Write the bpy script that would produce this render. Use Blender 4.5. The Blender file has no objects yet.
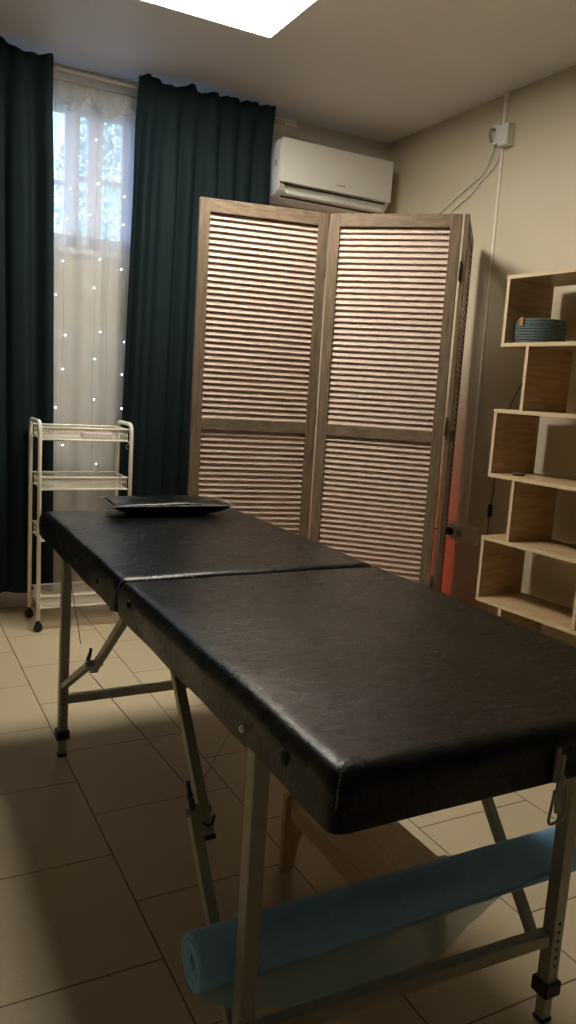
import bpy, bmesh, math, random
from math import sin, cos, pi, radians
from mathutils import Vector, Matrix
random.seed(7)
scn = bpy.context.scene
C = scn.collection

# ------------------------------------------------------------------ materials
def new_mat(name):
    m = bpy.data.materials.new(name); m.use_nodes = True
    nt = m.node_tree; b = nt.nodes['Principled BSDF']
    return m, nt, b
def N(nt, kind, **kw):
    n = nt.nodes.new(kind)
    for k, v in kw.items(): setattr(n, k, v)
    return n
def mat(name, col, rough=.5, metal=0, var=.06, vscale=8, bump=0, bscale=60, spec=.5, stretch=(1,1,1), coat=0):
    m, nt, b = new_mat(name)
    tc = N(nt, 'ShaderNodeTexCoord'); mp = N(nt, 'ShaderNodeMapping'); mp.inputs['Scale'].default_value = stretch
    nt.links.new(tc.outputs['Object'], mp.inputs['Vector'])
    nz = N(nt, 'ShaderNodeTexNoise'); nz.inputs['Scale'].default_value = vscale; nz.inputs['Detail'].default_value = 5
    nt.links.new(mp.outputs[0], nz.inputs['Vector'])
    rp = N(nt, 'ShaderNodeValToRGB')
    rp.color_ramp.elements[0].position = .3; rp.color_ramp.elements[1].position = .7
    rp.color_ramp.elements[0].color = [max(0, c*(1-var)) for c in col]+[1]
    rp.color_ramp.elements[1].color = [min(1, c*(1+var)) for c in col]+[1]
    nt.links.new(nz.outputs['Fac'], rp.inputs[0]); nt.links.new(rp.outputs[0], b.inputs['Base Color'])
    b.inputs['Roughness'].default_value = rough; b.inputs['Metallic'].default_value = metal
    b.inputs['Specular IOR Level'].default_value = spec; b.inputs['Coat Weight'].default_value = coat
    if bump:
        n2 = N(nt, 'ShaderNodeTexNoise'); n2.inputs['Scale'].default_value = bscale; n2.inputs['Detail'].default_value = 4
        nt.links.new(mp.outputs[0], n2.inputs['Vector'])
        bp = N(nt, 'ShaderNodeBump'); bp.inputs['Strength'].default_value = bump; bp.inputs['Distance'].default_value = .004
        nt.links.new(n2.outputs['Fac'], bp.inputs['Height']); nt.links.new(bp.outputs[0], b.inputs['Normal'])
    return m
def wood(name, c1, c2, stretch, rough=.5, scale=6, spec=.4):
    m, nt, b = new_mat(name)
    tc = N(nt, 'ShaderNodeTexCoord'); mp = N(nt, 'ShaderNodeMapping'); mp.inputs['Scale'].default_value = stretch
    nt.links.new(tc.outputs['Object'], mp.inputs['Vector'])
    nz = N(nt, 'ShaderNodeTexNoise'); nz.inputs['Scale'].default_value = scale; nz.inputs['Detail'].default_value = 7
    nz.inputs['Distortion'].default_value = .6
    nt.links.new(mp.outputs[0], nz.inputs['Vector'])
    rp = N(nt, 'ShaderNodeValToRGB')
    rp.color_ramp.elements[0].position = .32; rp.color_ramp.elements[1].position = .68
    rp.color_ramp.elements[0].color = (*c1, 1); rp.color_ramp.elements[1].color = (*c2, 1)
    nt.links.new(nz.outputs['Fac'], rp.inputs[0]); nt.links.new(rp.outputs[0], b.inputs['Base Color'])
    b.inputs['Roughness'].default_value = rough; b.inputs['Specular IOR Level'].default_value = spec
    bp = N(nt, 'ShaderNodeBump'); bp.inputs['Strength'].default_value = .15; bp.inputs['Distance'].default_value = .002
    nt.links.new(nz.outputs['Fac'], bp.inputs['Height']); nt.links.new(bp.outputs[0], b.inputs['Normal'])
    return m
def emit(name, col, s):
    m, nt, b = new_mat(name)
    b.inputs['Base Color'].default_value = (*col, 1); b.inputs['Emission Color'].default_value = (*col, 1)
    b.inputs['Emission Strength'].default_value = s
    return m

M = {}
M['wall'] = mat('cream_paint', (.66,.59,.45), .75, var=.02, vscale=3, bump=.12, bscale=220)
M['wall_bounce_cut'] = mat('bounce_cut_paint', (.40,.35,.27), .75, var=.02, vscale=3, bump=.12, bscale=220)  # unseen walls: colour darkened below the cream to reduce bounced light
M['wallf'] = mat('pale_paint', (.66,.63,.56), .8, var=.02, vscale=3, bump=.12, bscale=220)
M['ceil'] = mat('ceiling_paint', (.76,.75,.76), .5, var=.02, vscale=2, bump=0)
M['white'] = mat('white_plastic', (.78,.77,.73), .35, var=.01)
M['cream_metal'] = mat('cream_metal', (.90,.87,.77), .35, var=.02)
M['grey_metal'] = mat('grey_painted_tube', (.40,.39,.34), .42, metal=.35, var=.05, vscale=30)
M['dark_metal'] = mat('dull_steel', (.30,.29,.27), .35, metal=.9, var=.1, vscale=40)
M['hinge_metal'] = mat('bronzed_hinge', (.06,.05,.04), .5, metal=.6, var=.1)
M['black'] = mat('black_plastic', (.005,.005,.0055), .4, var=.1)
M['rubber'] = mat('black_rubber', (.005,.005,.005), .65, var=.1)
M['chrome'] = mat('chrome', (.7,.7,.7), .2, metal=1, var=.02)
M['curtain'] = mat('teal_blackout_cloth', (.0032,.0125,.0160), .8, var=.12, vscale=5, bump=.15, bscale=500, spec=.25)
M['rod'] = mat('beige_rod', (.44,.37,.27), .5, var=.05)
M['rodd'] = mat('brown_rod', (.30,.24,.17), .5, var=.05)
M['stitch'] = mat('grey_thread', (.22,.22,.22), .55, var=.1)
M['oak'] = wood('oak_board', (.42,.285,.165), (.58,.42,.25), (1.2,1.2,14), .42)
M['oak_h'] = wood('oak_shelf_board', (.40,.28,.15), (.56,.41,.24), (12,1.6,12), .4)
M['oak_edge'] = mat('pale_edge_banding', (.66,.53,.34), .45, var=.05, vscale=40)
M['screen'] = wood('brushed_pine', (.125,.088,.058), (.25,.185,.128), (3,3,18), .6)
M['screen_v'] = wood('brushed_pine_upright', (.12,.083,.054), (.235,.172,.118), (18,18,1.5), .6)
M['slat'] = wood('pine_slat', (.44,.335,.28), (.66,.53,.46), (1.5,8,60), .55, scale=5)
M['pine'] = wood('stool_pine', (.52,.37,.20), (.66,.49,.29), (14,1.5,14), .5)
M['blue'] = mat('blue_nonwoven', (.27,.53,.86), .85, var=.06, vscale=60, bump=.3, bscale=400, spec=.2)
M['basket'] = mat('teal_cotton_rope', (.115,.16,.17), .85, var=.25, vscale=90, bump=.4, bscale=500, spec=.2)
M['leather'] = mat('tan_leather', (.42,.19,.08), .5, var=.15, vscale=60)
M['grey_wire'] = mat('grey_wire', (.22,.25,.26), .5)
M['lilac'] = mat('lilac_wrap', (.62,.50,.56), .4, var=.05)
M['lamp'] = emit('led_diffuser', (1, .925, .77), 9)
M['bulb'] = emit('cold_white_bulb', (.62, .78, 1), 14)
M['red'] = emit('red_led_tube', (1, .012, .02), 2.2)
M['leaf'] = mat('leaf', (.46,.62,.42), .6, var=.5, vscale=2)
M['bark'] = mat('bark', (.10,.07,.05), .9, var=.3)
M['grass'] = mat('outdoor_ground', (.12,.16,.06), .95, var=.3)

# floor: half-offset square tiles laid out in world metres
def floor_mat():
    m, nt, b = new_mat('beige_floor_tiles'); L = nt.links.new
    geo = N(nt, 'ShaderNodeNewGeometry'); sp = N(nt, 'ShaderNodeSeparateXYZ'); L(geo.outputs['Position'], sp.inputs[0])
    def mth(op, a, bb=None):
        n = N(nt, 'ShaderNodeMath', operation=op)
        for i, v in enumerate((a, bb)):
            if v is None: continue
            if isinstance(v, (int, float)): n.inputs[i].default_value = v
            else: L(v, n.inputs[i])
        return n.outputs[0]
    u = mth('DIVIDE', mth('SUBTRACT', sp.outputs['X'], .511), .404)
    col = mth('FLOOR', u)
    par = mth('MULTIPLY', mth('PINGPONG', col, 1), .5)
    v = mth('ADD', mth('DIVIDE', mth('SUBTRACT', sp.outputs['Y'], 1.382+.3965*.5), .3965), par)
    du = mth('MULTIPLY', mth('PINGPONG', u, .5), .404); dv = mth('MULTIPLY', mth('PINGPONG', v, .5), .3965)
    # pingpong over .5 is zero at every whole number
    d = mth('MINIMUM', du, dv)
    g = N(nt, 'ShaderNodeMapRange'); L(d, g.inputs['Value']); g.inputs['From Min'].default_value = .0012; g.inputs['From Max'].default_value = .0026
    cell = N(nt, 'ShaderNodeCombineXYZ'); L(col, cell.inputs[0]); L(mth('FLOOR', v), cell.inputs[1])
    wn = N(nt, 'ShaderNodeTexWhiteNoise', noise_dimensions='3D'); L(cell.outputs[0], wn.inputs['Vector'])
    nz = N(nt, 'ShaderNodeTexNoise'); nz.inputs['Scale'].default_value = 160; nz.inputs['Detail'].default_value = 3; L(geo.outputs['Position'], nz.inputs['Vector'])
    nz2 = N(nt, 'ShaderNodeTexNoise'); nz2.inputs['Scale'].default_value = 2.5; L(geo.outputs['Position'], nz2.inputs['Vector'])
    s = mth('ADD', mth('MULTIPLY', wn.outputs['Value'], .06), mth('ADD', mth('MULTIPLY', nz.outputs['Fac'], .22), mth('MULTIPLY', nz2.outputs['Fac'], .14)))
    s = mth('ADD', s, .79)
    tile = N(nt, 'ShaderNodeMix', data_type='RGBA', blend_type='MULTIPLY'); tile.inputs[0].default_value = 1
    tile.inputs[6].default_value = (.60,.505,.35,1); L(s, tile.inputs[7])
    mx = N(nt, 'ShaderNodeMix', data_type='RGBA'); L(g.outputs[0], mx.inputs[0])
    mx.inputs[6].default_value = (.13,.09,.055,1); L(tile.outputs[2], mx.inputs[7])
    L(mx.outputs[2], b.inputs['Base Color'])
    b.inputs['Roughness'].default_value = .42; b.inputs['Specular IOR Level'].default_value = .35
    bp = N(nt, 'ShaderNodeBump'); bp.inputs['Strength'].default_value = .4; bp.inputs['Distance'].default_value = .002
    L(g.outputs[0], bp.inputs['Height']); L(bp.outputs[0], b.inputs['Normal'])
    return m
M['floor'] = floor_mat()

# black vinyl with creases
def vinyl():
    m, nt, b = new_mat('black_vinyl'); L = nt.links.new
    tc = N(nt, 'ShaderNodeTexCoord')
    mp = N(nt, 'ShaderNodeMapping'); mp.inputs['Scale'].default_value = (1.6, 3.6, 2.5); mp.inputs['Rotation'].default_value = (0, 0, .35)
    L(tc.outputs['Object'], mp.inputs['Vector'])
    a = N(nt, 'ShaderNodeTexNoise'); a.inputs['Scale'].default_value = 17; a.inputs['Detail'].default_value = 9; a.inputs['Roughness'].default_value = .68; a.inputs['Distortion'].default_value = 1.45
    L(mp.outputs[0], a.inputs['Vector'])
    c = N(nt, 'ShaderNodeTexNoise'); c.inputs['Scale'].default_value = 3; c.inputs['Detail'].default_value = 2; L(tc.outputs['Object'], c.inputs['Vector'])
    w = N(nt, 'ShaderNodeTexNoise'); w.inputs['Scale'].default_value = 230; w.inputs['Detail'].default_value = 2; L(tc.outputs['Object'], w.inputs['Vector'])
    def bump(h, st, ds, prev=None):
        bp = N(nt, 'ShaderNodeBump'); bp.inputs['Strength'].default_value = st; bp.inputs['Distance'].default_value = ds
        L(h, bp.inputs['Height'])
        if prev: L(prev, bp.inputs['Normal'])
        return bp.outputs[0]
    n = bump(c.outputs['Fac'], .2, .006); n = bump(a.outputs['Fac'], .27, .0034, n); n = bump(w.outputs['Fac'], .4, .0009, n)
    L(n, b.inputs['Normal'])
    b.inputs['Base Color'].default_value = (.0020,.0019,.0018,1)
    rr = N(nt, 'ShaderNodeMapRange'); L(a.outputs['Fac'], rr.inputs['Value']); rr.inputs['To Min'].default_value = .20; rr.inputs['To Max'].default_value = .37
    L(rr.outputs[0], b.inputs['Roughness']); b.inputs['Specular IOR Level'].default_value = .27
    return m
M['vinyl'] = vinyl()

def sheer(name, col, alpha, transl=.5):
    m, nt, b = new_mat(name); L = nt.links.new
    nt.nodes.remove(b); out = nt.nodes['Material Output']
    tc = N(nt, 'ShaderNodeTexCoord'); nz = N(nt, 'ShaderNodeTexNoise'); nz.inputs['Scale'].default_value = 12; L(tc.outputs['Object'], nz.inputs['Vector'])
    rp = N(nt, 'ShaderNodeValToRGB'); rp.color_ramp.elements[0].color = [c*.94 for c in col]+[1]; rp.color_ramp.elements[1].color = [*col, 1]; L(nz.outputs['Fac'], rp.inputs[0])
    df = N(nt, 'ShaderNodeBsdfDiffuse'); tr = N(nt, 'ShaderNodeBsdfTranslucent'); tp = N(nt, 'ShaderNodeBsdfTransparent')
    L(rp.outputs[0], df.inputs[0]); L(rp.outputs[0], tr.inputs[0])
    m1 = N(nt, 'ShaderNodeMixShader'); m1.inputs[0].default_value = transl; L(df.outputs[0], m1.inputs[1]); L(tr.outputs[0], m1.inputs[2])
    m2 = N(nt, 'ShaderNodeMixShader'); m2.inputs[0].default_value = alpha; L(tp.outputs[0], m2.inputs[1]); L(m1.outputs[0], m2.inputs[2])
    L(m2.outputs[0], out.inputs['Surface'])
    return m
M['tulle'] = sheer('sheer_voile', (.80,.79,.78), .68, .45)
M['tulle_thick'] = sheer('doubled_voile', (.66,.62,.58), .48, .4)
M['film'] = sheer('thin_blue_sheet', (.36,.60,.74), .62, .5)
def glass():
    m, nt, b = new_mat('window_glass')
    b.inputs['Base Color'].default_value = (1,1,1,1); b.inputs['Roughness'].default_value = 0; b.inputs['Transmission Weight'].default_value = 1
    b.inputs['IOR'].default_value = 1.01
    return m
M['glass'] = glass()

# ------------------------------------------------------------------ mesh helpers
def box(bm, lo, hi, bev=0, mx=None, seg=2, mi=0):
    lo, hi = Vector(lo), Vector(hi)
    t = bmesh.new(); bmesh.ops.create_cube(t, size=1)
    for v in t.verts:
        v.co = Vector([(lo[i]+hi[i])/2+v.co[i]*(hi[i]-lo[i]) for i in range(3)])
    if bev: bmesh.ops.bevel(t, geom=t.edges[:], offset=bev, segments=seg, affect='EDGES', profile=.5)
    join(bm, t, mx, mi)
def join(bm, t, mx=None, mi=0):
    if mx is not None: bmesh.ops.transform(t, matrix=mx, verts=t.verts[:])
    for f in t.faces: f.material_index = mi if mi else f.material_index
    me = bpy.data.meshes.new('tmp'); t.to_mesh(me); t.free(); bm.from_mesh(me); bpy.data.meshes.remove(me)
def bar(bm, a, b, w, h, bev=.002, up=(0,0,1), mi=0):
    a, b = Vector(a), Vector(b); d = b-a; z = d.normalized(); u = Vector(up)
    if abs(z.dot(u)) > .98: u = Vector((0,1,0))
    x = u.cross(z).normalized(); y = z.cross(x)
    m = Matrix((x, y, z)).transposed().to_4x4(); m.translation = a
    box(bm, (-w/2,-h/2,0), (w/2,h/2,d.length), bev, m, mi=mi)
def tube(bm, pts, r, n=10, cap=True, mi=0):
    pts = [Vector(p) for p in pts]; rings = []
    prev = None
    for i, p in enumerate(pts):
        t = (pts[min(i+1, len(pts)-1)]-pts[max(i-1, 0)]).normalized()
        if prev is None:
            u = Vector((0,0,1)) if abs(t.z) < .9 else Vector((1,0,0))
            x = u.cross(t).normalized()
        else: x = (prev-t*prev.dot(t)).normalized()
        prev = x; y = t.cross(x); rr = r[i] if isinstance(r, (list, tuple)) else r
        rings.append([bm.verts.new(p+x*cos(2*pi*k/n)*rr+y*sin(2*pi*k/n)*rr) for k in range(n)])
    for a, b in zip(rings, rings[1:]):
        for k in range(n):
            f = bm.faces.new((a[k], a[(k+1) % n], b[(k+1) % n], b[k])); f.smooth = True; f.material_index = mi
    if cap:
        bm.faces.new(rings[0][::-1]).material_index = mi; bm.faces.new(rings[-1]).material_index = mi
def arc(c, r, a0, a1, ax, ay, n=6):
    c, ax, ay = Vector(c), Vector(ax), Vector(ay)
    return [c+ax*cos(a0+(a1-a0)*i/n)*r+ay*sin(a0+(a1-a0)*i/n)*r for i in range(n+1)]
def smoothpath(p, k=6):
    p = [Vector(q) for q in p]; out = []
    for i in range(len(p)-1):
        a, b, c, d = p[max(i-1,0)], p[i], p[i+1], p[min(i+2,len(p)-1)]
        for j in range(k):
            t = j/k
            out.append(.5*((2*b)+(c-a)*t+(2*a-5*b+4*c-d)*t*t+(3*b-a-3*c+d)*t**3))
    return out+[p[-1]]
def lathe(bm, prof, c=(0,0,0), n=28, mx=None):
    t = bmesh.new(); rings = []
    for r, z in prof: rings.append([t.verts.new((cos(2*pi*k/n)*r, sin(2*pi*k/n)*r, z)) for k in range(n)])
    for a, b in zip(rings, rings[1:]):
        for k in range(n): t.faces.new((a[k], a[(k+1) % n], b[(k+1) % n], b[k])).smooth = True
    m = Matrix.Translation(c)
    if mx is not None: m = m @ mx
    join(bm, t, m)
def ball(bm, c, r, n=8):
    t = bmesh.new(); bmesh.ops.create_uvsphere(t, u_segments=n, v_segments=max(4, n//2+1), radius=r)
    for f in t.faces: f.smooth = True
    join(bm, t, Matrix.Translation(c))
def grid(bm, fn, nu, nv, mi=0):
    vs = [[bm.verts.new(fn(i/nu, j/nv)) for j in range(nv+1)] for i in range(nu+1)]
    for i in range(nu):
        for j in range(nv):
            f = bm.faces.new((vs[i][j], vs[i+1][j], vs[i+1][j+1], vs[i][j+1])); f.smooth = True; f.material_index = mi
def obj(name, bm, m, parent=None, label=None):
    bmesh.ops.recalc_face_normals(bm, faces=bm.faces[:])
    me = bpy.data.meshes.new(name)
    org = Vector((0,0,0))
    if parent is None:
        xs = [v.co for v in bm.verts]
        if parent is None and xs:
            lo = Vector([min(v[i] for v in xs) for i in range(3)]); hi = Vector([max(v[i] for v in xs) for i in range(3)])
            org = Vector(((lo.x+hi.x)/2, (lo.y+hi.y)/2, lo.z))
            bmesh.ops.translate(bm, vec=-org, verts=bm.verts[:])
    bm.to_mesh(me); bm.free()
    o = bpy.data.objects.new(name, me); C.objects.link(o); o.location = org
    for mm in (m if isinstance(m, (list, tuple)) else [m]): me.materials.append(M[mm])
    if parent is not None: o.parent = parent
    if label: o['label'] = label
    return o
def tag(o, label, cat, group=None, kind=None):
    o['label'] = label; o['category'] = cat
    if group: o['group'] = group
    if kind: o['kind'] = kind
    return o
def thing(name, label, cat, loc=(0,0,0), rz=0, group=None):
    o = bpy.data.objects.new(name, None); C.objects.link(o); o.location = loc; o.rotation_euler = (0,0,rz); o.empty_display_size = .05
    return tag(o, label, cat, group)
def struct(name, bm, m, label=None, cat=None, parent=None):
    o = obj(name, bm, m, parent); o['kind'] = 'structure'
    if label: o['label'] = label; o['category'] = cat
    return o
def rel(parent, *pts):
    return [Vector(p)-Vector(parent.location) for p in pts]
def B(): return bmesh.new()

# ------------------------------------------------------------------ the room
XL, XR, YB, YF, ZC = -1.9, 2.69, -1.7, 4.05, 2.625
TH = .3
b = B(); box(b, (XL-.1,YB-.1,-.1), (XR+.1,YF+TH,0)); struct('floor', b, 'floor', 'beige square floor tiles laid with half offset joints', 'floor')
b = B(); box(b, (XL-.1,YB-.1,ZC), (XR+.1,YF+TH,ZC+.1)); struct('ceiling', b, 'ceil', 'plain off white ceiling around the bright square lamp', 'ceiling')
b = B(); box(b, (XR,YB-.1,0), (XR+.1,YF+TH,ZC)); struct('wall_right', b, 'wall', 'cream painted wall behind the zigzag shelf', 'wall')
b = B(); box(b, (XL-.1,YB-.1,0), (XL,YF+TH,ZC)); struct('wall_left', b, 'wall_bounce_cut', 'unseen side wall to the left of the window, darkened to cut bounce light', 'wall')
b = B(); box(b, (XL,YB-.1,0), (XR,YB,ZC)); struct('wall_rear', b, 'wall_bounce_cut', 'unseen wall opposite the window, darkened to cut bounce light', 'wall')
WX0, WX1, WZ0, WZ1 = .30, 1.62, 1.80, 2.50
b = B()
box(b, (XL,YF,0), (WX0,YF+TH,ZC)); box(b, (WX1,YF,0), (XR,YF+TH,ZC))
box(b, (WX0,YF,0), (WX1,YF+TH,WZ0)); box(b, (WX0,YF,WZ1), (WX1,YF+TH,ZC))
struct('wall_front', b, 'wallf', 'pale wall around the high window behind the curtains', 'wall')
b = B(); box(b, (XL,YF-.014,0), (XR,YF,.085), .004); struct('baseboard_front', b, 'white', 'pale skirting board below the curtains', 'baseboard')
b = B(); box(b, (XR-.014,YB,0), (XR,YF-.014,.085), .004); struct('baseboard_right', b, 'white', 'pale skirting board along the shelf wall', 'baseboard')
# window: frame, mullions, glazing bars, panes
win = bpy.data.objects.new('window_1', None); C.objects.link(win); win.location = (WX0, YF+.06, WZ0)
win['kind'] = 'structure'; win['label'] = 'high white framed window seen through the sheer curtain'; win['category'] = 'window'
def W(p): return (p[0]-WX0, p[1]-(YF+.06), p[2]-WZ0)
b = B(); y0, y1 = YF+.04, YF+.10
for x0, x1, z0, z1 in ((WX0,WX1,WZ0,WZ0+.07),(WX0,WX1,WZ1-.06,WZ1),(WX0,WX0+.06,WZ0,WZ1),(WX1-.06,WX1,WZ0,WZ1),
                       (.853,.918,WZ0,WZ1),(.962,1.03,WZ0,WZ1),(1.13,1.20,WZ0,WZ1)):
    box(b, W((x0,y0,z0)), W((x1,y1,z1)), .006)
obj('window_frame', b, 'white', win)
b = B()
for x0, x1 in ((WX0+.05,.86),(.91,.97),(1.02,1.14),(1.19,WX1-.05)):
    z = 2.11 if x0 < .9 else 2.145
    box(b, W((x0,y0+.015,z-.012)), W((x1,y1-.02,z+.012)), .003)
    obj('glazing_bar', b, 'white', win); b = B()
    box(b, W((x0,y0+.028,WZ0+.06)), W((x1,y0+.032,WZ1-.05))); obj('pane', b, 'glass', win); b = B()
box(b, W((WX0-.03,YF-.03,WZ0-.03)), W((WX1+.03,YF+.05,WZ0)), .006); obj('window_sill', b, 'white', win)

# outside: ground, tree
b = B(); box(b, (-8,YF+TH,.9), (12,16,1.0)); struct('ground', b, 'grass', 'ground outside the window', 'ground')
def tree(x, y, z, h, seed, label, r=1.3):
    rnd = random.Random(seed)
    t = thing('tree', label, 'tree', (x,y,z))
    b = B(); tube(b, smoothpath([(0,0,0),(.06,0,h*.3),(-.04,.05,h*.6),(.02,0,h*.9)]), [.10-.07*i/18 for i in range(19)]); obj('trunk', b, 'bark', t)
    b = B()
    for i in range(6000):
        a, e = rnd.uniform(0, 2*pi), rnd.uniform(-1, 1); rr = rnd.uniform(.25, 1)**.5*r
        p = Vector((cos(a)*rr*(1-e*e)**.5, sin(a)*rr*(1-e*e)**.5, h*.72+e*r*.95)); s = rnd.uniform(.03,.055)
        n = Vector((rnd.uniform(-1,1), rnd.uniform(-1,1), rnd.uniform(-1,1))).normalized(); u = n.orthogonal().normalized(); v = n.cross(u)
        q = [b.verts.new(p+u*s), b.verts.new(p+v*s*.5+n*s*.12), b.verts.new(p-u*s), b.verts.new(p-v*s*.5+n*s*.12)]
        b.faces.new(q)
    obj('foliage', b, 'leaf', t)
tree(2.80, 8.6, 1.0, 2.9, 3, 'leafy green tree outside, seen through the window', 1.15)

# ------------------------------------------------------------------ ceiling lamp
lx0, lx1, ly0, ly1 = .89, 1.485, 2.575, 3.17
t = thing('ceiling_lamp', 'bright square flat lamp panel fixed to the ceiling', 'ceiling lamp', ((lx0+lx1)/2, (ly0+ly1)/2, ZC-.022))
b = B()
cx, cy = t.location.x, t.location.y; hw = .2975
for s in (-1, 1):
    box(b, (-hw, s*hw-(.010 if s > 0 else 0), 0), (hw, s*hw+(.010 if s < 0 else 0), .022), .002)
    box(b, (s*hw-(.010 if s > 0 else 0), -hw+.010, 0), (s*hw+(.010 if s < 0 else 0), hw-.010, .022), .002)
obj('lamp_frame', b, 'white', t)
b = B(); box(b, (-hw+.010,-hw+.010,.003), (hw-.010,hw-.010,.014)); obj('diffuser', b, 'lamp', t, 'glowing warm white diffuser')

# ------------------------------------------------------------------ curtains
def curtain_fn(x0t, x1t, x0b, x1b, ztop, zrod, zbot, Y, n, amp, seed, flare=1.0, ruffle=.018, curve=0):
    rnd = random.Random(seed)
    ph = [rnd.uniform(-.5,.5) for _ in range(n+2)]; am = [rnd.uniform(.55,1.2) for _ in range(n+2)]; tp = [rnd.uniform(-.5,1) for _ in range(n*2+3)]
    def fn(s, t):
        # t: 0 top of ruffle .. 1 hem
        hd = .035
        if t < hd:
            z = zrod+.006+(ztop-zrod-.006)*(1-t/hd); tt = 0
        else:
            tt = (t-hd)/(1-hd); z = zrod+.006+(zbot-zrod-.006)*tt
        k = min(1, tt*5)
        w = s*n; i = int(min(w, n-1)); f = w-i
        wob = ph[i]*(1-f)+ph[i+1]*f; a = am[i]*(1-f)+am[i+1]*f
        y = Y+sin(2*pi*(w+wob*.35*(k+.4)))*amp*a*(.35+.65*k)+sin(2*pi*w*2.3+seed)*amp*.10*k
        if t < hd:
            q = t/hd; y = Y-.004+sin(2*pi*w*1.8+wob)*.014*(1-q)+(y-Y)*.6
            j = s*n*1.95; ji = int(j); jf = j-ji; z += ruffle*(tp[ji]*(1-jf)+tp[ji+1]*jf)*(1-q)
        if ruffle > .01: y -= .030*max(0, 1-tt*14)
        x0 = x0t+(x0b-x0t)*tt+curve*sin(pi*min(1,tt*1.3)); x1 = x1t+(x1b-x1t)*tt
        x = x0+(x1-x0)*s+cos(2*pi*w)*.006*k
        return Vector((x, y, z))
    return fn
def curtain(label, args, mname, nu=220, nv=60, name='curtain', group=None, cat='curtain'):
    b = B(); grid(b, curtain_fn(*args), nu, nv)
    o = obj(name, b, mname); tag(o, label, cat, group)
    if name == 'curtain':
        md = o.modifiers.new('thickness', 'SOLIDIFY'); md.thickness = .0025
    return o
RY1, RZ1, RY2, RZ2 = 3.90, 2.549, 3.978, 2.527
curtain('dark teal blackout curtain hanging at the far left edge', (-.30,.742,-.28,.768, 2.585,RZ1,.118, RY1-.006, 9, .024, 3, 1, .026), 'curtain')
curtain('dark teal blackout curtain hanging between the sheer and the folding screen', (1.133,1.852,1.075,1.862, 2.588,RZ1,.118, RY1-.006, 7, .022, 8, 1, .024), 'curtain')
b = B(); fn = curtain_fn(.60,1.36,.60,1.36, RZ2-.008,RZ2-.03,.10, RY2, 6, .013, 5, 1, .002)
grid(b, fn, 240, 60)
tul = obj('sheer_curtain', b, 'tulle'); tag(tul, 'white sheer voile curtain lit through by the window', 'curtain')
# doubled, scalloped gathering tape at its head
b = B()
def head(s, t):
    x = .62+s*.72; dip = abs(sin(pi*(x-.745)/.185))
    lo = RZ2-.035-.095*dip
    z = RZ2-.009+(lo-RZ2+.009)*t
    return Vector((x, RY2-.027+.005*sin(2*pi*x/.062), z))
grid(b, head, 120, 8)
o = obj('valance', b, 'tulle_thick', tul, 'gathered scalloped heading of the sheer')
o.location = -Vector(tul.location)
# rods
def rod(y, z, r, x0, x1, label, m):
    t = thing('curtain_rod', label, 'curtain rod', (x1, y, z-r))
    b = B(); tube(b, [(x0-x1,0,r),(0,0,r)], r, 12); obj('pole', b, m, t)
    b = B(); tube(b, [(0,0,r),(.012,0,r),(.02,0,r),(.06,0,r),(.068,0,r)], [r*1.1,r*1.1,r*1.7,r*1.6,r*.9], 12); obj('finial', b, m, t)
    for xx in (-1.45, -.05):
        b = B(); bar(b, (xx,r*1.05,r), (xx,YF-y,r), .012, .02); obj('bracket', b, m, t)
rod(RY1, RZ1, .0095, -.30, 1.93, 'beige front curtain rod carrying the teal curtains', 'rod')
rod(RY2, RZ2, .0065, -.28, 1.80, 'thin brown rear curtain rod carrying the sheer', 'rodd')

# ------------------------------------------------------------------ fairy lights on the sheer
lights = [(0.806,1.715),(0.982,1.744),(1.088,1.709),(0.956,1.608),(0.776,1.557),(0.764,1.392),(0.823,1.373),(0.991,1.402),(1.112,1.363),(0.765,1.256),
 (0.966,1.27),(0.813,1.211),(1.104,1.203),(0.968,1.072),(0.782,1.025),(1.108,1.034),(0.818,0.843),(0.985,0.752),(0.953,2.283),(0.836,2.045),(0.966,2.089),
 (1.093,2.05),(0.824,1.908),(0.931,1.942),(1.032,1.948),(1.092,1.92),(1.032,2.33),(0.753,2.088)]
LY = 3.936
lights = [(x*3.936/3.915, 1.187+(z-1.187)*3.936/3.915) for x, z in lights]
t = thing('string_lights', 'curtain of tiny cold white fairy lights hanging over the sheer', 'fairy lights', (.75, LY, 2.50))
b = B()
for x in (.765,.815,.965,1.03,1.10):
    tube(b, rel(t, *[(x+.004*sin(z*9+x*40), LY, z) for z in [2.50-.06*i for i in range(31)]]), .0007, 5)
top = [(.745+.38*i/60, LY+.001, 2.475-.05*abs(sin(pi*(.745+.38*i/60-.74)/.14))) for i in range(61)]
tube(b, rel(t, *top), .0014, 6)
obj('light_wire', b, 'grey_wire', t)
for x, z in lights:
    b = B(); ball(b, rel(t, (x, LY-.004, z))[0], .0027, 8); obj('bulb', b, 'bulb', t)

# ------------------------------------------------------------------ air conditioner
ax0, ax1 = 1.897, 2.597
t = thing('air_conditioner', 'white wall mounted air conditioner above the folding screen', 'air conditioner', ((ax0+ax1)/2, YF, 2.18))
def prof_solid(bm, prof, x0, x1, mi=0):
    a = [bm.verts.new((x0, y, z)) for y, z in prof]; c = [bm.verts.new((x1, y, z)) for y, z in prof]; n = len(prof)
    for i in range(n): bm.faces.new((a[i], a[(i+1) % n], c[(i+1) % n], c[i])).material_index = mi
    bm.faces.new(a[::-1]).material_index = mi; bm.faces.new(c).material_index = mi
hx = (ax1-ax0)/2
b = B()
prof = [(-.0,.0),(-.0,.285),(-.165,.285),(-.178,.280),(-.186,.27),(-.186,.075),(-.178,.055),(-.16,.035),(-.13,.016),(-.09,.004)]
prof_solid(b, prof, -hx, hx)
bmesh.ops.recalc_face_normals(b, faces=b.faces[:])
bmesh.ops.bevel(b, geom=[e for e in b.edges if abs(e.verts[0].co.x-e.verts[1].co.x) < 1e-5], offset=.006, segments=2, affect='EDGES')
obj('housing', b, 'white', t)
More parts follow.
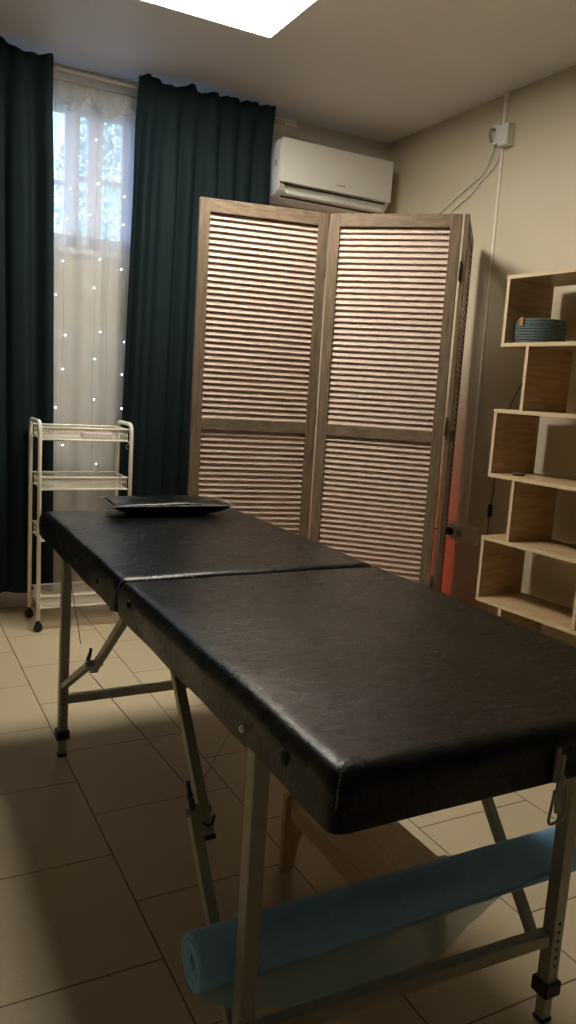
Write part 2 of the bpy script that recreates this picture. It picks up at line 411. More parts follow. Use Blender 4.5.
b = B(); box(b, (-hx+.001,-.203,.066), (hx-.001,-.188,.286), .006, seg=3); obj('front_panel', b, 'white', t)
b = B(); m = Matrix.Translation((0,-.158,.034)) @ Matrix.Rotation(radians(38), 4, 'X')
box(b, (-hx+.05,-.030,-.0045), (hx-.05,.030,.0045), .003, m)
obj('air_flap', b, 'white', t)
b = B(); m = Matrix.Translation((0,-.186,.0575)) @ Matrix.Rotation(radians(20), 4, 'X')
box(b, (-hx+.035,-.004,-.004), (hx-.035,.006,.004), 0, m); obj('outlet_slot', b, 'black', t)
b = B(); m = Matrix.Translation((0,-.125,.0115)) @ Matrix.Rotation(radians(28), 4, 'X')
box(b, (-hx+.045,-.006,-.003), (hx-.045,.006,.003), 0, m); obj('outlet_slot', b, 'black', t)
# small grey maker's mark: a low row of short strokes
b = B(); xx = -.012
for w in (.008,.006,.008,.005,.008,.007): 
    box(b, (xx,-.2040,.098), (xx+w,-.2025,.1035)); xx += w+.0025
obj('badge', b, 'dark_metal', t)
b = B(); box(b, (-hx-.002,-.150,.155), (-hx+.004,-.135,.185), .001); obj('side_clip', b, 'dark_metal', t)

# ------------------------------------------------------------------ electrics on the right wall
t = thing('cable_conduit', 'thin cream cable duct running down the right wall', 'cable duct', (XR, 3.066, .52))
b = B(); box(b, (-.010,-.006,0), (0,.006,1.87), .002); box(b, (-.018,-.010,1.93), (0,.010,ZC-.52), .003); obj('duct', b, 'cream_metal', t)
t = thing('junction_box', 'small cream junction box high on the right wall', 'junction box', (XR, 3.05, 2.375))
b = B(); box(b, (-.045,-.052,0), (0,.015,.098), .005); obj('box_cover', b, 'white', t)
b = B(); box(b, (-.038,.017,.02), (0,.070,.112), .006); obj('socket', b, 'white', t)
b = B(); tube(b, smoothpath([(-.036,.043,.085),(-.062,.045,.082),(-.062,.050,.055),(-.045,.055,.030)]), .007, 8); obj('plug', b, 'grey_metal', t)
def cable(label, pts, r, m, name='cable', group=None):
    b = B(); tube(b, smoothpath(pts, 8), r, 8); return tag(obj(name, b, m), label, 'cable', group)
cable('upper white cable sagging from the junction box to behind the screen', [(2.672,3.115,2.41),(2.68,3.125,2.38),(2.68,3.18,2.292),(2.68,3.277,2.249),(2.68,3.387,2.206),(2.68,3.51,2.151),(2.68,3.72,2.10),(2.67,3.90,2.16),(2.63,4.03,2.22)], .0032, 'white')
cable('lower white cable hanging in a wavy loop below the junction box', [(2.672,3.075,2.385),(2.68,3.085,2.36),(2.68,3.104,2.308),(2.68,3.203,2.249),(2.68,3.284,2.193),(2.68,3.343,2.174),(2.68,3.41,2.140),(2.68,3.60,2.03),(2.68,3.9,1.95),(2.68,4.035,1.90)], .0032, 'white')
t = thing('wall_socket', 'cream surface mounted double socket low on the right wall', 'wall socket', (XR, 3.10, .462))
b = B(); box(b, (-.042,-.055,0), (0,.150,.082), .005); obj('socket_block', b, 'white', t)
b = B(); box(b, (-.034,-.145,-.002), (0,-.062,.084), .005); obj('socket_plate', b, 'white', t)
b = B(); box(b, (-.080,.015,.022), (-.040,.095,.060), .010); tube(b, smoothpath([(-.078,.10,.04),(-.10,.13,.03),(-.09,.17,-.05),(-.04,.19,-.2),(-.03,.20,-.44)]), .004, 8); obj('plug', b, 'black', t)
b = B(); lathe(b, [(0,0),(.019,0),(.021,.004),(0,.004)], (-.042,-.032,.041), 20, Matrix.Rotation(radians(-90), 4, 'Y')); obj('socket_face', b, 'grey_metal', t)

# ------------------------------------------------------------------ folding louvred screen
SH = 1.955
P = [Vector((1.2288,3.2404)), Vector((1.7948,3.1288)), Vector((2.2167,2.7358)), Vector((2.600, 3.155))]
scr = thing('folding_screen', 'tall brown three panel louvred wooden folding screen', 'folding screen', (P[1].x, P[1].y, 0))
def panel(a, c, side, gap0, gap1, T=.028):
    d = c-a; L = d.length; ang = math.atan2(d.y, d.x)
    base = Matrix.Translation((a.x-P[1].x, a.y-P[1].y, 0)) @ Matrix.Rotation(ang, 4, 'Z')
    x0, x1 = gap0, L-gap1; y0, y1 = (0, T) if side > 0 else (-T, 0)
    zs = .02; st = .046
    b = B()
    box(b, (x0,y0,zs), (x0+st,y1,SH), .002, base, mi=1); box(b, (x1-st,y0,zs), (x1,y1,SH), .002, base, mi=1)
    for z0, z1 in ((zs,.13),(.985,1.034),(SH-.055,SH)): box(b, (x0+st,y0+.001,z0), (x1-st,y1-.001,z1), .001, base)
    f = obj('panel_frame', b, ['screen','screen_v'], scr)
    b = B(); pitch = .0252; ym = (y0+y1)/2
    for za, zb in ((.13,.985),(1.034,SH-.055)):
        n = round((zb-za)/pitch); p = (zb-za)/n
        for i in range(n):
            z = za+p*(i+.5)
            m = base @ Matrix.Translation((0,ym,z)) @ Matrix.Rotation(radians(65), 4, 'X')
            box(b, (x0+st-.004,-.0136,-.0033), (x1-st+.004,.0136,.0033), .001, m, seg=1)
    obj('louvre_slats', b, 'slat', f)
    return base, L
panel(P[0], P[1], 1, 0, .003); panel(P[1], P[2], 1, .003, .004); off = Vector((.0052,-.0050)); panel(P[2]+off, P[3]+off, -1, 0, 0, .020)
def hinge(p, z, r=.0045):
    b = B(); q = (p.x-P[1].x, p.y-P[1].y)
    tube(b, [(*q,z-.035),(*q,z+.035)], r, 10); ball(b, (*q,z+.037), r, 8); ball(b, (*q,z-.037), r, 8)
    obj('hinge', b, 'hinge_metal', scr)
for z in (.35, 1.06, 1.72):
    hinge(P[1]+Vector((.010,.030)), z); hinge(P[2]+Vector((.002,-.008)), z)

# red glow behind the screen comes from a free standing red light tube
t = thing('red_lamp', 'red light tube glowing on the floor behind the folding screen', 'lamp', (2.22, 3.17, 0))
b = B(); lathe(b, [(0,0),(.08,0),(.08,.012),(.02,.02),(.012,.03),(.012,.06),(0,.06)]); obj('lamp_base', b, 'black', t)
b = B(); tube(b, [(0,0,.06),(0,0,.72)], .011, 14); obj('light_tube', b, 'red', t, 'glowing red tube')
b = B(); tube(b, [(0,0,.72),(0,0,.75)], .013, 14); obj('end_cap', b, 'black', t)

# ------------------------------------------------------------------ zigzag shelf
th = .065; sdz, szt, sdep = .27693, 1.7055, .272; sw = .66; tk = .016
shelf = thing('zigzag_shelf', 'pale oak zigzag open shelf unit against the right wall', 'shelf', (2.36, 2.5867, 0), 0)
# local frame: s runs along the shelf front towards the viewer, d into its depth
us = Vector((sin(th), -cos(th), 0)); ud = Vector((cos(th), sin(th), 0))
SM = Matrix((us, ud, Vector((0,0,1)))).transposed().to_4x4()
def sbox(b, s0, s1, d0, d1, z0, z1, bev=.0008, mi=0):
    box(b, (s0,d0,z0), (s1,d1,z1), bev, SM, mi=mi)
def board(s0, s1, d0, d1, z0, z1, edges, mat_face, name):
    b = B(); sbox(b, s0, s1, d0, d1, z0, z1)
    o = obj(name, b, mat_face, shelf)
    b = B(); e = .0012
    if 'f' in edges: sbox(b, s0-e*('l' in edges), s1+e*('r' in edges), d0-e, d0+.0004, z0, z1)
    if 'l' in edges: sbox(b, s0-e, s0+.0004, d0, d1, z0, z1)
    if 'r' in edges: sbox(b, s1-.0004, s1+e, d0, d1, z0, z1)
    obj('edge_band', b, 'oak_edge', o)
for k in range(7):
    z = szt-k*sdz
    board(0, sw, 0, sdep, z-tk, z, 'flr', 'oak_h', 'shelf_board')
for k in range(6):
    zt_, zb_ = szt-k*sdz-tk, szt-(k+1)*sdz
    for s0 in ((0, .515) if k % 2 == 0 else (.138, sw-tk)):
        board(s0, s0+tk, .001, sdep-.001, zb_, zt_, 'f', 'oak', 'upright_panel')
for s0 in (.03, sw-.06):
    for d0 in (.02, sdep-.05):
        b = B(); sbox(b, s0, s0+.03, d0, d0+.03, 0, szt-6*sdz-tk, .002); obj('shelf_foot', b, 'black', shelf)
def S(s, d, z): return Vector((2.36, 2.5867, 0))+us*s+ud*d+Vector((0,0,z))

# rope basket
zb2 = szt-sdz
t = thing('rope_basket', 'low round dark teal rope basket on the upper shelf', 'basket', S(.118,.098,zb2))
b = B(); R0 = .098; rings = 9; rh = .0108
for i in range(rings):
    r = R0-.004+.004*sin(i/8*pi); z = rh*.5+i*rh
    tube(b, [(cos(2*pi*k/40)*r, sin(2*pi*k/40)*r, z) for k in range(41)], rh*.50, 8, cap=False)
lathe(b, [(0,.002),(R0-.006,.002),(R0-.006,.006),(0,.006)], n=36)
obj('basket_body', b, 'basket', t)
b = B(); ang = radians(176); 
tm = Matrix.Rotation(ang, 4, 'Z')
box(b, (R0+.004,-.011,rings*rh-.030), (R0+.0065,.011,rings*rh+.004), .0008, tm)
box(b, (R0-.012,-.011,rings*rh+.0015), (R0+.0065,.011,rings*rh+.004), .0008, tm)
obj('leather_tab', b, 'leather', t, 'tan leather tab folded over the rim')
b = B(); ball(b, Matrix.Rotation(ang-.24, 3, 'Z') @ Vector((R0+.003,0,.034)), .005, 8); obj('rivet', b, 'leather', t)
t = thing('oval_tin', 'small flat dark oval tin lying on the middle shelf', 'tin', S(.100,.080,szt-3*sdz))
b = B(); mm = SM @ Matrix.Diagonal((1,1.35,1,1)); lathe(b, [(0,0),(.020,0),(.023,.003),(.023,.008),(.0,.008)], n=24, mx=mm); obj('tin_base', b, 'black', t)
b = B(); lathe(b, [(0,.0082),(.0235,.0082),(.0235,.011),(.018,.0125),(0,.013)], n=24, mx=mm); obj('lid', b, 'dark_metal', t)
t = thing('power_adapter', 'tiny black power adapter standing on the shelf below the basket', 'adapter', S(.020,.20,szt-2*sdz))
b = B(); box(b, (-.009,-.009,0), (.009,.009,.026), .003); obj('adapter_body', b, 'black', t)
b = B(); tube(b, [(0,0,.026),(0,0,.034)], .003, 8); obj('cable_sleeve', b, 'black', t)
t = thing('switch_cord', 'thin black cord with inline switch hanging behind the shelf', 'cord', (2.668,2.76,.53))
b = B(); tube(b, smoothpath(rel(t, (2.668,2.66,1.335),(2.668,2.71,1.31),(2.668,2.757,1.274),(2.668,2.794,1.213),(2.668,2.824,1.150),(2.668,2.855,1.0),(2.668,2.875,.815),(2.668,2.875,.745),(2.668,2.890,.66),(2.668,2.884,.53)), 8), .0022, 8); obj('wire', b, 'black', t)
b = B(); box(b, *rel(t, (2.660,2.878,.62), (2.678,2.896,.682)), .005); obj('inline_switch', b, 'black', t)

# ------------------------------------------------------------------ trolley
TX0, TX1, TY0, TY1, TZ = .655, 1.072, 3.607, 3.840, .972
tr = thing('storage_trolley', 'white four tier metal storage trolley in front of the sheer curtain', 'trolley', (TX0, TY0, 0))
TW, TD = TX1-TX0, TY1-TY0
for x in (0, TW):
    b = B(); rr = .035
    pts = [(x,0,.055)]+[(x,0,TZ-rr)]+arc((x,rr,TZ-rr), rr, pi, pi/2, (0,1,0), (0,0,1))[1:]+arc((x,TD-rr,TZ-rr), rr, pi/2, 0, (0,1,0), (0,0,1))+[(x,TD,.055)]
    tube(b, pts, .0095, 10); obj('side_frame', b, 'cream_metal', tr)
def tray(z, d=.054):
    b = B(); e = .016; x0, x1, y0_, y1_ = e, TW-e, .006, TD-.006
    for zz, r in ((z+d,.0045),(z,.004)):
        tube(b, [(x0,y0_,zz),(x1,y0_,zz)], r, 8); tube(b, [(x0,y1_,zz),(x1,y1_,zz)], r, 8)
        tube(b, [(x0,y0_,zz),(x0,y1_,zz)], r, 8); tube(b, [(x1,y0_,zz),(x1,y1_,zz)], r, 8)
    tube(b, [(x0,y0_,z+d*.5),(x0,y1_,z+d*.5)], .0022, 6); tube(b, [(x1,y0_,z+d*.5),(x1,y1_,z+d*.5)], .0022, 6)
    for x in (x0, x1):
        s = 1 if x == x1 else -1
        for y in (y0_, y1_):
            tube(b, smoothpath([(x,y,z+d),(x+s*.012,y,z+d+.002),(x+s*.017,y,z+d)], 3), .003, 6)
            tube(b, smoothpath([(x,y,z),(x+s*.010,y,z-.003),(x+s*.016,y,z+.004)], 3), .003, 6)
    o = obj('tray', b, 'cream_metal', tr)
    # expanded mesh sides and bottom
    b = B(); p = .0075
    def net(a, u, v, lu, lv):
        a, u, v = Vector(a), Vector(u), Vector(v); w = u.cross(v)*.0005
        def strip(p0, p1, t_):
            q = [p0-t_, p0+t_, p1+t_, p1-t_]; b.faces.new([b.verts.new(k) for k in q])
        n = int(lu/p)
        for i in range(n+1): strip(a+u*(i*lu/n), a+u*(i*lu/n)+v*lv, u*.0010)
        n = max(2, int(lv/p))
        for i in range(n+1): strip(a+v*(i*lv/n)+w, a+v*(i*lv/n)+u*lu+w, v*.0010)
    net((x0,y0_,z), (1,0,0), (0,0,1), x1-x0, d); net((x0,y1_,z), (1,0,0), (0,0,1), x1-x0, d)
    net((x0,y0_,z), (1,0,0), (0,1,0), x1-x0, y1_-y0_)
    f = obj('tray_mesh', b, 'cream_metal', o)
    return o
trz = (.893, .666, .428, .110)
for z in trz: tray(z)
for x in (0, TW):
    for y in (0, TD):
        b = B(); tube(b, [(x,y,.028),(x,y,.060)], .006, 8); box(b, (x-.012,y-.013,.026), (x+.012,y+.016,.044), .004); lathe(b, [(0,-.012),(.017,-.012),(.020,-.008),(.020,.008),(.017,.012),(0,.012)], (x,y,.020), 20, Matrix.Rotation(radians(35), 4, 'Z') @ Matrix.Rotation(radians(90), 4, 'X'))
        obj('caster', b, 'rubber', tr)
b = B(); tube(b, arc((TW-.005,.02,trz[0]-.028), .013, 0, 2*pi, (1,0,0), (0,0,1), 18), .0016, 6, cap=False); tube(b, [(TW-.005,.02,trz[0]-.015),(TW-.005,.012,trz[0]+.003)], .0016, 6); obj('hook_ring', b, 'cream_metal', tr)
b = B(); box(b, (.858,3.66,trz[0]+.005), (1.000,3.72,trz[0]+.032), .006, seg=3); tag(obj('wipes_pack', b, 'lilac'), 'small pale lilac packet in the top tray of the trolley', 'packet')

# ------------------------------------------------------------------ massage table
TOX, TOY, TL, TWd, TT, TZt = .4767, .7262, 1.918, .7105, .081, .736
mt = thing('massage_table', 'long folding massage table with shiny black vinyl top', 'massage table', (TOX+TWd/2, TOY+TL/2, 0))
def ml(x, y, z): return Vector((x-TOX-TWd/2, y-TOY-TL/2, z))
hinge_y = 1.6875
def cushion(ya, yb, seed):
    # rounded pad: superellipse section in plan and height, gently uneven
    bm = B(); rnd = random.Random(seed)
    x0, x1, z0, z1 = TOX, TOX+TWd, TZt-TT, TZt
    box(bm, ml(x0,ya,z0), ml(x1,yb,z1))
    bmesh.ops.recalc_face_normals(bm, faces=bm.faces[:])
    top = [e for e in bm.edges if all(v.co.z > z1-.001 for v in e.verts)]
    rest = [e for e in bm.edges if e not in top]
    # cut into a fine grid, then round by distance to the core
    bmesh.ops.subdivide_edges(bm, edges=bm.edges[:], cuts=39, use_grid_fill=True)
    a, c = ml(x0,ya,z0), ml(x1,yb,z1); rt_, rb, rv = .026, .004, .012
    # remap to cluster rings near the rims
    def remap(v, lo, hi):
        t = (v-lo)/(hi-lo)*2-1; s = 1 if t >= 0 else -1
        return lo+(hi-lo)*(.5+.5*s*(1-(1-abs(t))**1.6))
    for v in bm.verts:
        v.co = Vector((remap(v.co.x,a.x,c.x), remap(v.co.y,a.y,c.y), remap(v.co.z,a.z,c.z)))
    for v in bm.verts:
        p = v.co.copy()
        r = rt_ if p.z > (a.z+c.z)/2 else rb
        q = Vector((min(max(p.x,a.x+rt_),c.x-rt_), min(max(p.y,a.y+rt_),c.y-rt_), min(max(p.z,a.z+rb),c.z-rt_)))
        d = p-q
        # plan rounding with a smaller radius, top rim with the big one
        dxy = Vector((d.x, d.y, 0))
        if abs(d.z) > 1e-7 and dxy.length > 1e-7:
            rz = rt_ if d.z > 0 else rb
            e = Vector((d.x/rt_, d.y/rt_, d.z/rz)); m_ = max(abs(e.x), abs(e.y), abs(e.z)); e = e*(m_/e.length)
            v.co = q+Vector((e.x*rt_, e.y*rt_, e.z*rz))
        elif abs(d.x) > 1e-7 and abs(d.y) > 1e-7:
            e = Vector((d.x/rv, d.y/rv)); m_ = max(abs(d.x), abs(d.y))/rt_
            ex, ey = abs(d.x)/rt_, abs(d.y)/rt_; k = m_/((ex**3.2+ey**3.2)**(1/3.2))
            v.co = q+Vector((d.x*k, d.y*k, 0))
        # slight crown and slackness
        fx = (p.x-a.x)/(c.x-a.x); fy = (p.y-a.y)/(c.y-a.y)
        if p.z > c.z-.001: v.co.z += .004*sin(pi*fx)*sin(pi*fy)
        n = Vector((sin(p.y*23+seed)*sin(p.z*60), sin(p.x*19+seed)*sin(p.z*55), sin(p.y*17)*sin(p.x*21+seed)))
        v.co += n*.0013
    for f in bm.faces: f.smooth = True
    return obj('cushion', bm, 'vinyl', mt)
c1 = cushion(TOY, hinge_y-.001, 1); c2 = cushion(hinge_y+.001, TOY+TL, 4)
# corner stitching and the seam along the fold
def seam(p, parent):
    b = B(); pts = smoothpath(p, 6)
    for i in range(0, len(pts)-1, 1):
        if i % 2 == 0: tube(b, [pts[i], pts[i].lerp(pts[i+1], .95)], .0011, 6)
    tube(b, pts, .0007, 5)
    obj('corner_stitching', b, 'stitch', parent)
seam([ml(TOX+.030,TOY+.030,TZt+.0008), ml(TOX+.018,TOY+.018,TZt-.0035), ml(TOX+.009,TOY+.009,TZt-.015), ml(TOX+.0055,TOY+.0055,TZt-.03), ml(TOX+.005,TOY+.005,TZt-.045)], c1)
seam([ml(TOX+.030,hinge_y-.028,TZt+.0008), ml(TOX+.018,hinge_y-.018,TZt-.0035), ml(TOX+.009,hinge_y-.009,TZt-.015), ml(TOX+.0055,hinge_y-.006,TZt-.03)], c1)
seam([ml(TOX+.030,hinge_y+.028,TZt+.0008), ml(TOX+.018,hinge_y+.018,TZt-.0035), ml(TOX+.009,hinge_y+.009,TZt-.015), ml(TOX+.0055,hinge_y+.006,TZt-.03)], c2)
RY = Matrix.Rotation(radians(-90), 4, 'Y')
for y, z, m, r in ((1.850,.694,'black',.008),(1.590,.706,'black',.0085),(.990,.683,'chrome',.0065),(.858,.700,'black',.011),(2.591,.690,'black',.008)):
    b = B(); lathe(b, [(r*1.15,0),(r*1.15,.002),(r,.005),(r*.6,.0075),(0,.008)], ml(TOX+.0015,y,z), 18, RY)
    obj('side_button', b, m, mt, 'chrome eyelet' if m == 'chrome' else None)
# wooden rim under the pads
b = B()
for ya, yb in ((TOY+.02, hinge_y-.01), (hinge_y+.01, TOY+TL-.02)):
    box(b, ml(TOX+.02,ya,TZt-TT-.004), ml(TOX+TWd-.02,yb,TZt-TT+.004))
obj('base_board', b, 'black', mt)
LX = (.490, 1.132); w = .028
def leg(x, yf, yt):
    b = B(); zt_ = TZt-TT
    bar(b, ml(x,yf+(yt-yf)*.07/zt_,.070), ml(x,yt,zt_+.01), w, w, .003, up=(0,1,0))
    o = obj('leg', b, 'grey_metal', mt)
    b = B(); bar(b, ml(x,yf,.004), ml(x,yf+(yt-yf)*.1/zt_,.10), w-.006, w-.006, .002, up=(0,1,0)); obj('leg_extension', b, 'grey_metal', o)
    b = B(); yc = yf+(yt-yf)*.075/zt_; box(b, ml(x-w/2-.006,yc-w/2-.006,.060), ml(x+w/2+.006,yc+w/2+.006,.090), .003); obj('height_clamp', b, 'black', o)
    b = B(); bar(b, ml(x,yf,0), ml(x,yf,.010), w-.002, w-.002, .002, up=(0,1,0)); obj('foot_cap', b, 'rubber', o)
    b = B()
    for i in range(6):
        z = .125+i*.018; y = yf+(yt-yf)*z/zt_
        lathe(b, [(0,0),(.0034,0),(.0034,.0008),(0,.0008)], ml(x,y-w/2-.0002,z), 10, Matrix.Rotation(radians(90), 4, 'X'))
    obj('adjustment_hole', b, 'black', o)
    return o
YFar = (2.352, 2.320)
for x, yn in zip(LX, ((.962,.958),(.937,.935))): leg(x, *yn); leg(x+.013, *YFar)
for y, z in ((.952,.180),(2.344,.190)):
    dy = .012 if y < 1.5 else 0
    b = B(); bar(b, ml(LX[0]+w/2,y+dy,z), ml(LX[1]-w/2,y-dy,z), .024, .026, .002, up=(0,0,1)); obj('crossbar', b, 'grey_metal', mt)
for sgn, yl, ytop in ((1, .965, 1.395), (-1, 2.332, 1.715)):
    jy, jz = (1.205, .430) if sgn > 0 else (2.015, .420)
    for i, x in enumerate(LX):
        if sgn < 0: x += .013
        b = B(); a = ml(x,yl+.004,.130 if sgn > 0 else .235); c = ml(x,jy,jz); bar(b, a, c+(c-a).normalized()*.012, .018, .020, .002, up=(1,0,0))
        lo = obj('lower_brace', b, 'grey_metal', mt)
        b = B(); t_ = ml(x+.020*(1 if i == 0 else -1),ytop,TZt-TT+.004); c = ml(x+.020*(1 if i == 0 else -1),jy,jz); bar(b, t_, c+(c-t_).normalized()*.048, .018, .020, .002, up=(1,0,0))
        obj('upper_brace', b, 'grey_metal', mt)
        b = B(); s = 1 if i == 0 else -1
        tube(b, [ml(x-.012*s,jy,jz), ml(x+.033*s,jy,jz)], .008, 10)
        e = c+(c-t_).normalized()*.044; bar(b, e, c+(c-t_).normalized()*.052, .020, .022, .002, up=(1,0,0))
        q = ml(x-.004*s,jy,jz)
        tube(b, smoothpath([q+Vector((0,-.01*sgn,.01)), q+Vector((0,.012*sgn,.034)), q+Vector((0,.020*sgn,.050))], 4), [.006]*4+[.0045]*5, 8)
        tube(b, smoothpath([q+Vector((0,0,-.008)), q+Vector((.024*s,-.03*sgn,-.014)), q+Vector((.03*s,-.036*sgn,.008))], 4), .003, 6)
        obj('brace_joint', b, 'black', mt)
for i, x in enumerate(LX):
    s = 1 if i == 0 else -1; x_ = x-.004*s
    b = B(); tube(b, [ml(x_,2.23,TZt-TT+.002), ml(x_,2.055,.465)], .0012, 6); tube(b, [ml(x_,2.02,.415), ml(x_,1.245,.468)], .0014, 6); tube(b, [ml(x_,1.205,.455), ml(x_,1.05,TZt-TT)], .0008, 6)
    obj('tension_cable', b, 'dark_metal', mt)
b = B()
x = .841; y = TOY-.003
box(b, ml(x-.005,y-.002,.660), ml(x+.005,y+.004,.712), .001)
bar(b, ml(x+.002,y-.008,.705), ml(x-.002,y-.008,.650), .008, .005, .002, up=(0,1,0)); ball(b, ml(x,y-.010,.672), .006)
bar(b, ml(x-.002,y-.008,.650), ml(x+.003,y-.008,.618), .012, .004, .0015, up=(0,1,0))
tube(b, smoothpath([ml(x-.010,y-.010,.655), ml(x-.016,y-.012,.628), ml(x-.017,y-.012,.608), ml(x-.004,y-.012,.606), ml(x+.009,y-.012,.612), ml(x+.015,y-.010,.635), ml(x+.012,y-.009,.655)], 6), .0022, 8)
obj('latch', b, 'dark_metal', mt)

# ------------------------------------------------------------------ face pillow on the table
pz = TZt+.003
t = thing('pillow', 'flat shiny black vinyl pillow at the far end of the table', 'pillow', (.888,2.545,pz), radians(-3))
def pillow_bm():
    bm = B(); lx, ly, hz = .205, .105, .038
    def f(sign):
        def g(u, v):
            a, c = u*2-1, v*2-1
            k = max(0, 1-abs(a)**3.5)**.5*max(0, 1-abs(c)**3)**.5
            pinch = 1-.07*(1-abs(a)**2)*abs(c)**3
            x = a*lx*(1-.06*(1-c*c)*abs(a)**4*0+.0); x *= (1+.0*c); y = c*ly*pinch
            x *= 1-.10*(1-abs(c)**1.0)*0
            return Vector((x*(1-.05*(abs(c)**2)*abs(a)**6*-1*0), y, hz+(.014 if sign > 0 else -hz)*k*(1.0+.05*sin(9*a))+.002*sin(5*a+1)*k))
        return g
    grid(bm, f(1), 36, 20); grid(bm, f(-1), 36, 20)
    bmesh.ops.remove_doubles(bm, verts=bm.verts[:], dist=.0004)
    for v in bm.verts: v.co.z = max(v.co.z-.002, 0)
    return bm
obj('pillow_pad', pillow_bm(), 'vinyl', t)
b = B(); lx, ly = .206, .106
per = []
for k in range(80):
    a = k/80*4; i = int(a); f = (a-i)*2-1
    c = {0:(f,-1), 1:(1,f), 2:(-f,1), 3:(-1,-f)}[i]
    pinch = 1-.07*(1-abs(c[0])**2)*abs(c[1])**3
    per.append(Vector((c[0]*lx, c[1]*ly*pinch, .036)))
tube(b, per+[per[0]], .0022, 6, cap=False); obj('seam_highlight', b, 'stitch', t, 'edge seam with a pale painted highlight')  # pale line along the seam paints in the highlight on the front ridge

# ------------------------------------------------------------------ step stool under the table
sx0, sx1, sy0, sy1, shh = .868, 1.084, 1.178, 1.556, .200
st = thing('step_stool', 'low pale wooden step stool under the massage table', 'stool', ((sx0+sx1)/2, (sy0+sy1)/2, 0))
def sl(x, y, z): return Vector((x-(sx0+sx1)/2, y-(sy0+sy1)/2, z))
b = B(); box(b, sl(sx0+.012,sy0+.016,shh-.018), sl(sx1-.012,sy1-.016,shh-.003), .002); obj('seat', b, 'pine', st)
for x in (sx0+.014, sx1-.028):
    b = B(); box(b, sl(x,sy0+.016,shh-.055), sl(x+.014,sy1-.016,shh-.018), .002); obj('side_rail', b, 'pine', st)
for y in (sy0, sy1-.016):
    b = B()
    # end board with arched cut-out and rounded top corners, slightly proud of the seat
    n = 44; cols = []
    for i in range(n+1):
        x = sx0+(sx1-sx0)*i/n; e = min(x-sx0, sx1-x)
        top = shh+.010-(.010-math.sqrt(max(0, 1e-4-(.010-e)**2)) if e < .010 else 0)
        h = abs(x-(sx0+sx1)/2)/((sx1-sx0)/2-.034)
        bot = .135*(1-h**2.6)**.5 if h < 1 else 0
        cols.append([b.verts.new(sl(x,yy,zz)) for yy, zz in ((y,bot),(y,top),(y+.016,top),(y+.016,bot))])
    for p_, q_ in zip(cols, cols[1:]):
        for k in range(4): b.faces.new((p_[k], q_[k], q_[(k+1) % 4], p_[(k+1) % 4]))
    b.faces.new(cols[0]); b.faces.new(cols[-1][::-1])
    obj('end_board', b, 'pine', st)
b = B(); box(b, sl((sx0+sx1)/2-.012,sy0+.016,.055), sl((sx0+sx1)/2+.012,sy1-.016,.075), .003); obj('stretcher', b, 'pine', st)

# ------------------------------------------------------------------ roll of blue couch sheets lying across the leg frame
ry, rz, rr, rx0, rx1 = 1.023, .285, .046, .424, 1.27
t = thing('sheet_roll', 'roll of light blue disposable couch sheets lying across the table legs', 'paper roll', (rx0, ry, rz-rr))
b = B(); L = rx1-rx0; mx = Matrix.Rotation(radians(90), 4, 'Y')
# outer winding, slightly conical ends, hollow core
lathe(b, [(.013,.004),(.018,.0),(.030,.001),(.044,.0),(rr-.001,.003),(rr,.01),(rr,L*.3),(rr*.985,L*.6),(rr*.97,L-.01),(rr*.95,L),(.016,L),(.013,L-.004),(.013,.004)], (0,0,rr), 40, mx)
obj('wound_sheets', b, 'blue', t)
b = B(); tube(b, smoothpath([(-.0004, cos(a*.35)*(.017+.0011*a*.85), rr+sin(a*.35)*(.017+.0011*a*.85)) for a in range(0,34)], 2), .0005, 4); obj('sheet_edge', b, 'film', t)
b = B()
hem = [(.43,.245),(.52,.205),(.61,.178),(.71,.166),(.78,.170),(.89,.190),(.965,.230),(1.045,.266),(1.12,.286),(1.20,.30)]
def hemz(x):
    for (xa,za),(xb,zb) in zip(hem, hem[1:]):
        if x <= xb: f = (x-xa)/(xb-xa); f = f*f*(3-2*f); return za+(zb-za)*f
    return hem[-1][1]
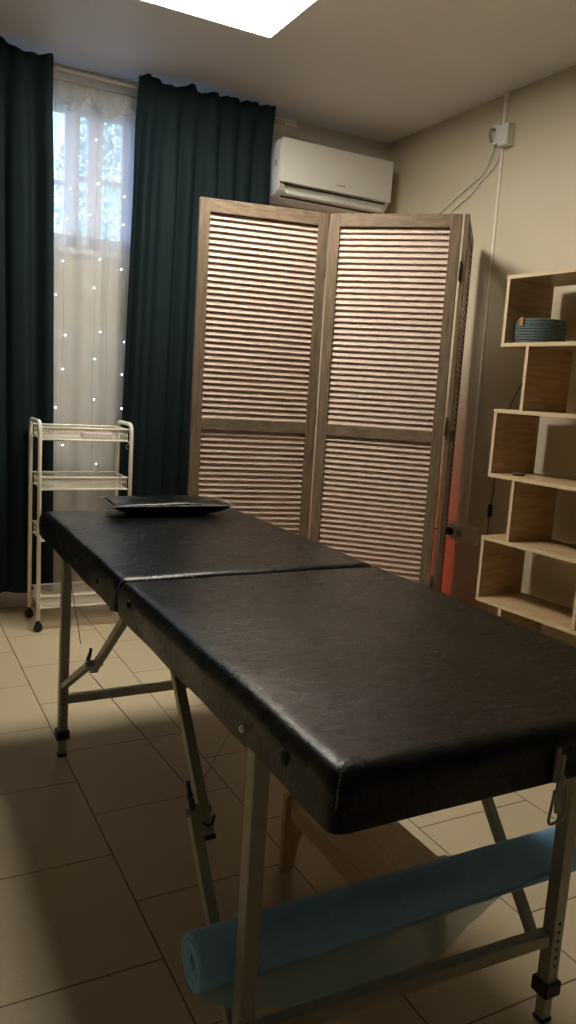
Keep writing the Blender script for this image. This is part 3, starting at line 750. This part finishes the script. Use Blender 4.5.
def sheet(u, v):
    x = .430+(1.195-.430)*u; z1 = hemz(x)
    a0 = radians(205-18*u); R_ = rr+.0012
    zb = rz-R_*.96*0
    # from tangent point on the roll front, falling past the front of the roll
    ys, zs = ry+R_*cos(a0)*1.0, rz+R_*sin(a0)
    z = zs+(z1-zs)*v
    # stay outside the roll
    yy = ys-.004*sin(u*23)*v+.010*v*(1-v)
    dz = z-rz
    if abs(dz) < R_: yy = min(yy, ry-math.sqrt(R_*R_-dz*dz)-.0005)
    return Vector((x-rx0, yy-ry, z-(rz-rr)))
grid(b, sheet, 60, 14); obj('loose_sheet', b, 'film', t, 'translucent loose end of the sheet')

# ------------------------------------------------------------------ sky and camera
wd = bpy.data.worlds.new('sky'); scn.world = wd; wd.use_nodes = True
nt = wd.node_tree; bg = nt.nodes['Background']
tc = N(nt, 'ShaderNodeTexCoord'); nz = N(nt, 'ShaderNodeTexNoise'); nz.inputs['Scale'].default_value = 3; nz.inputs['Detail'].default_value = 4
nt.links.new(tc.outputs['Generated'], nz.inputs['Vector'])
rp = N(nt, 'ShaderNodeValToRGB'); rp.color_ramp.elements[0].position = .45; rp.color_ramp.elements[1].position = .75
rp.color_ramp.elements[0].color = (.26,.44,.95,1); rp.color_ramp.elements[1].color = (.45,.64,1,1)
nt.links.new(nz.outputs['Fac'], rp.inputs[0]); nt.links.new(rp.outputs[0], bg.inputs['Color']); bg.inputs['Strength'].default_value = 1.45

Hc, Fc = 1.187, 781.63
pit, rol, yaw = radians(9.01147), radians(-3.47634), radians(28.17393)
fwd = Vector((sin(yaw)*cos(pit), cos(yaw)*cos(pit), -sin(pit)))
r0 = Vector((cos(yaw), -sin(yaw), 0)); d0 = fwd.cross(r0)
rt = cos(rol)*r0+sin(rol)*d0; dn = -sin(rol)*r0+cos(rol)*d0
cam = bpy.data.cameras.new('camera'); co = bpy.data.objects.new('camera', cam); C.objects.link(co)
mw = Matrix((rt, -dn, -fwd)).transposed().to_4x4(); mw.translation = (0, 0, Hc); co.matrix_world = mw
cam.sensor_fit = 'VERTICAL'; cam.sensor_height = 36; cam.lens = 36*Fc/1024; cam.clip_start = .02
scn.camera = co
scn.view_settings.view_transform = 'Standard'; scn.view_settings.look = 'None'
scn.view_settings.gamma = 1; scn.view_settings.use_curve_mapping = False
scn.view_settings.exposure = 2.22
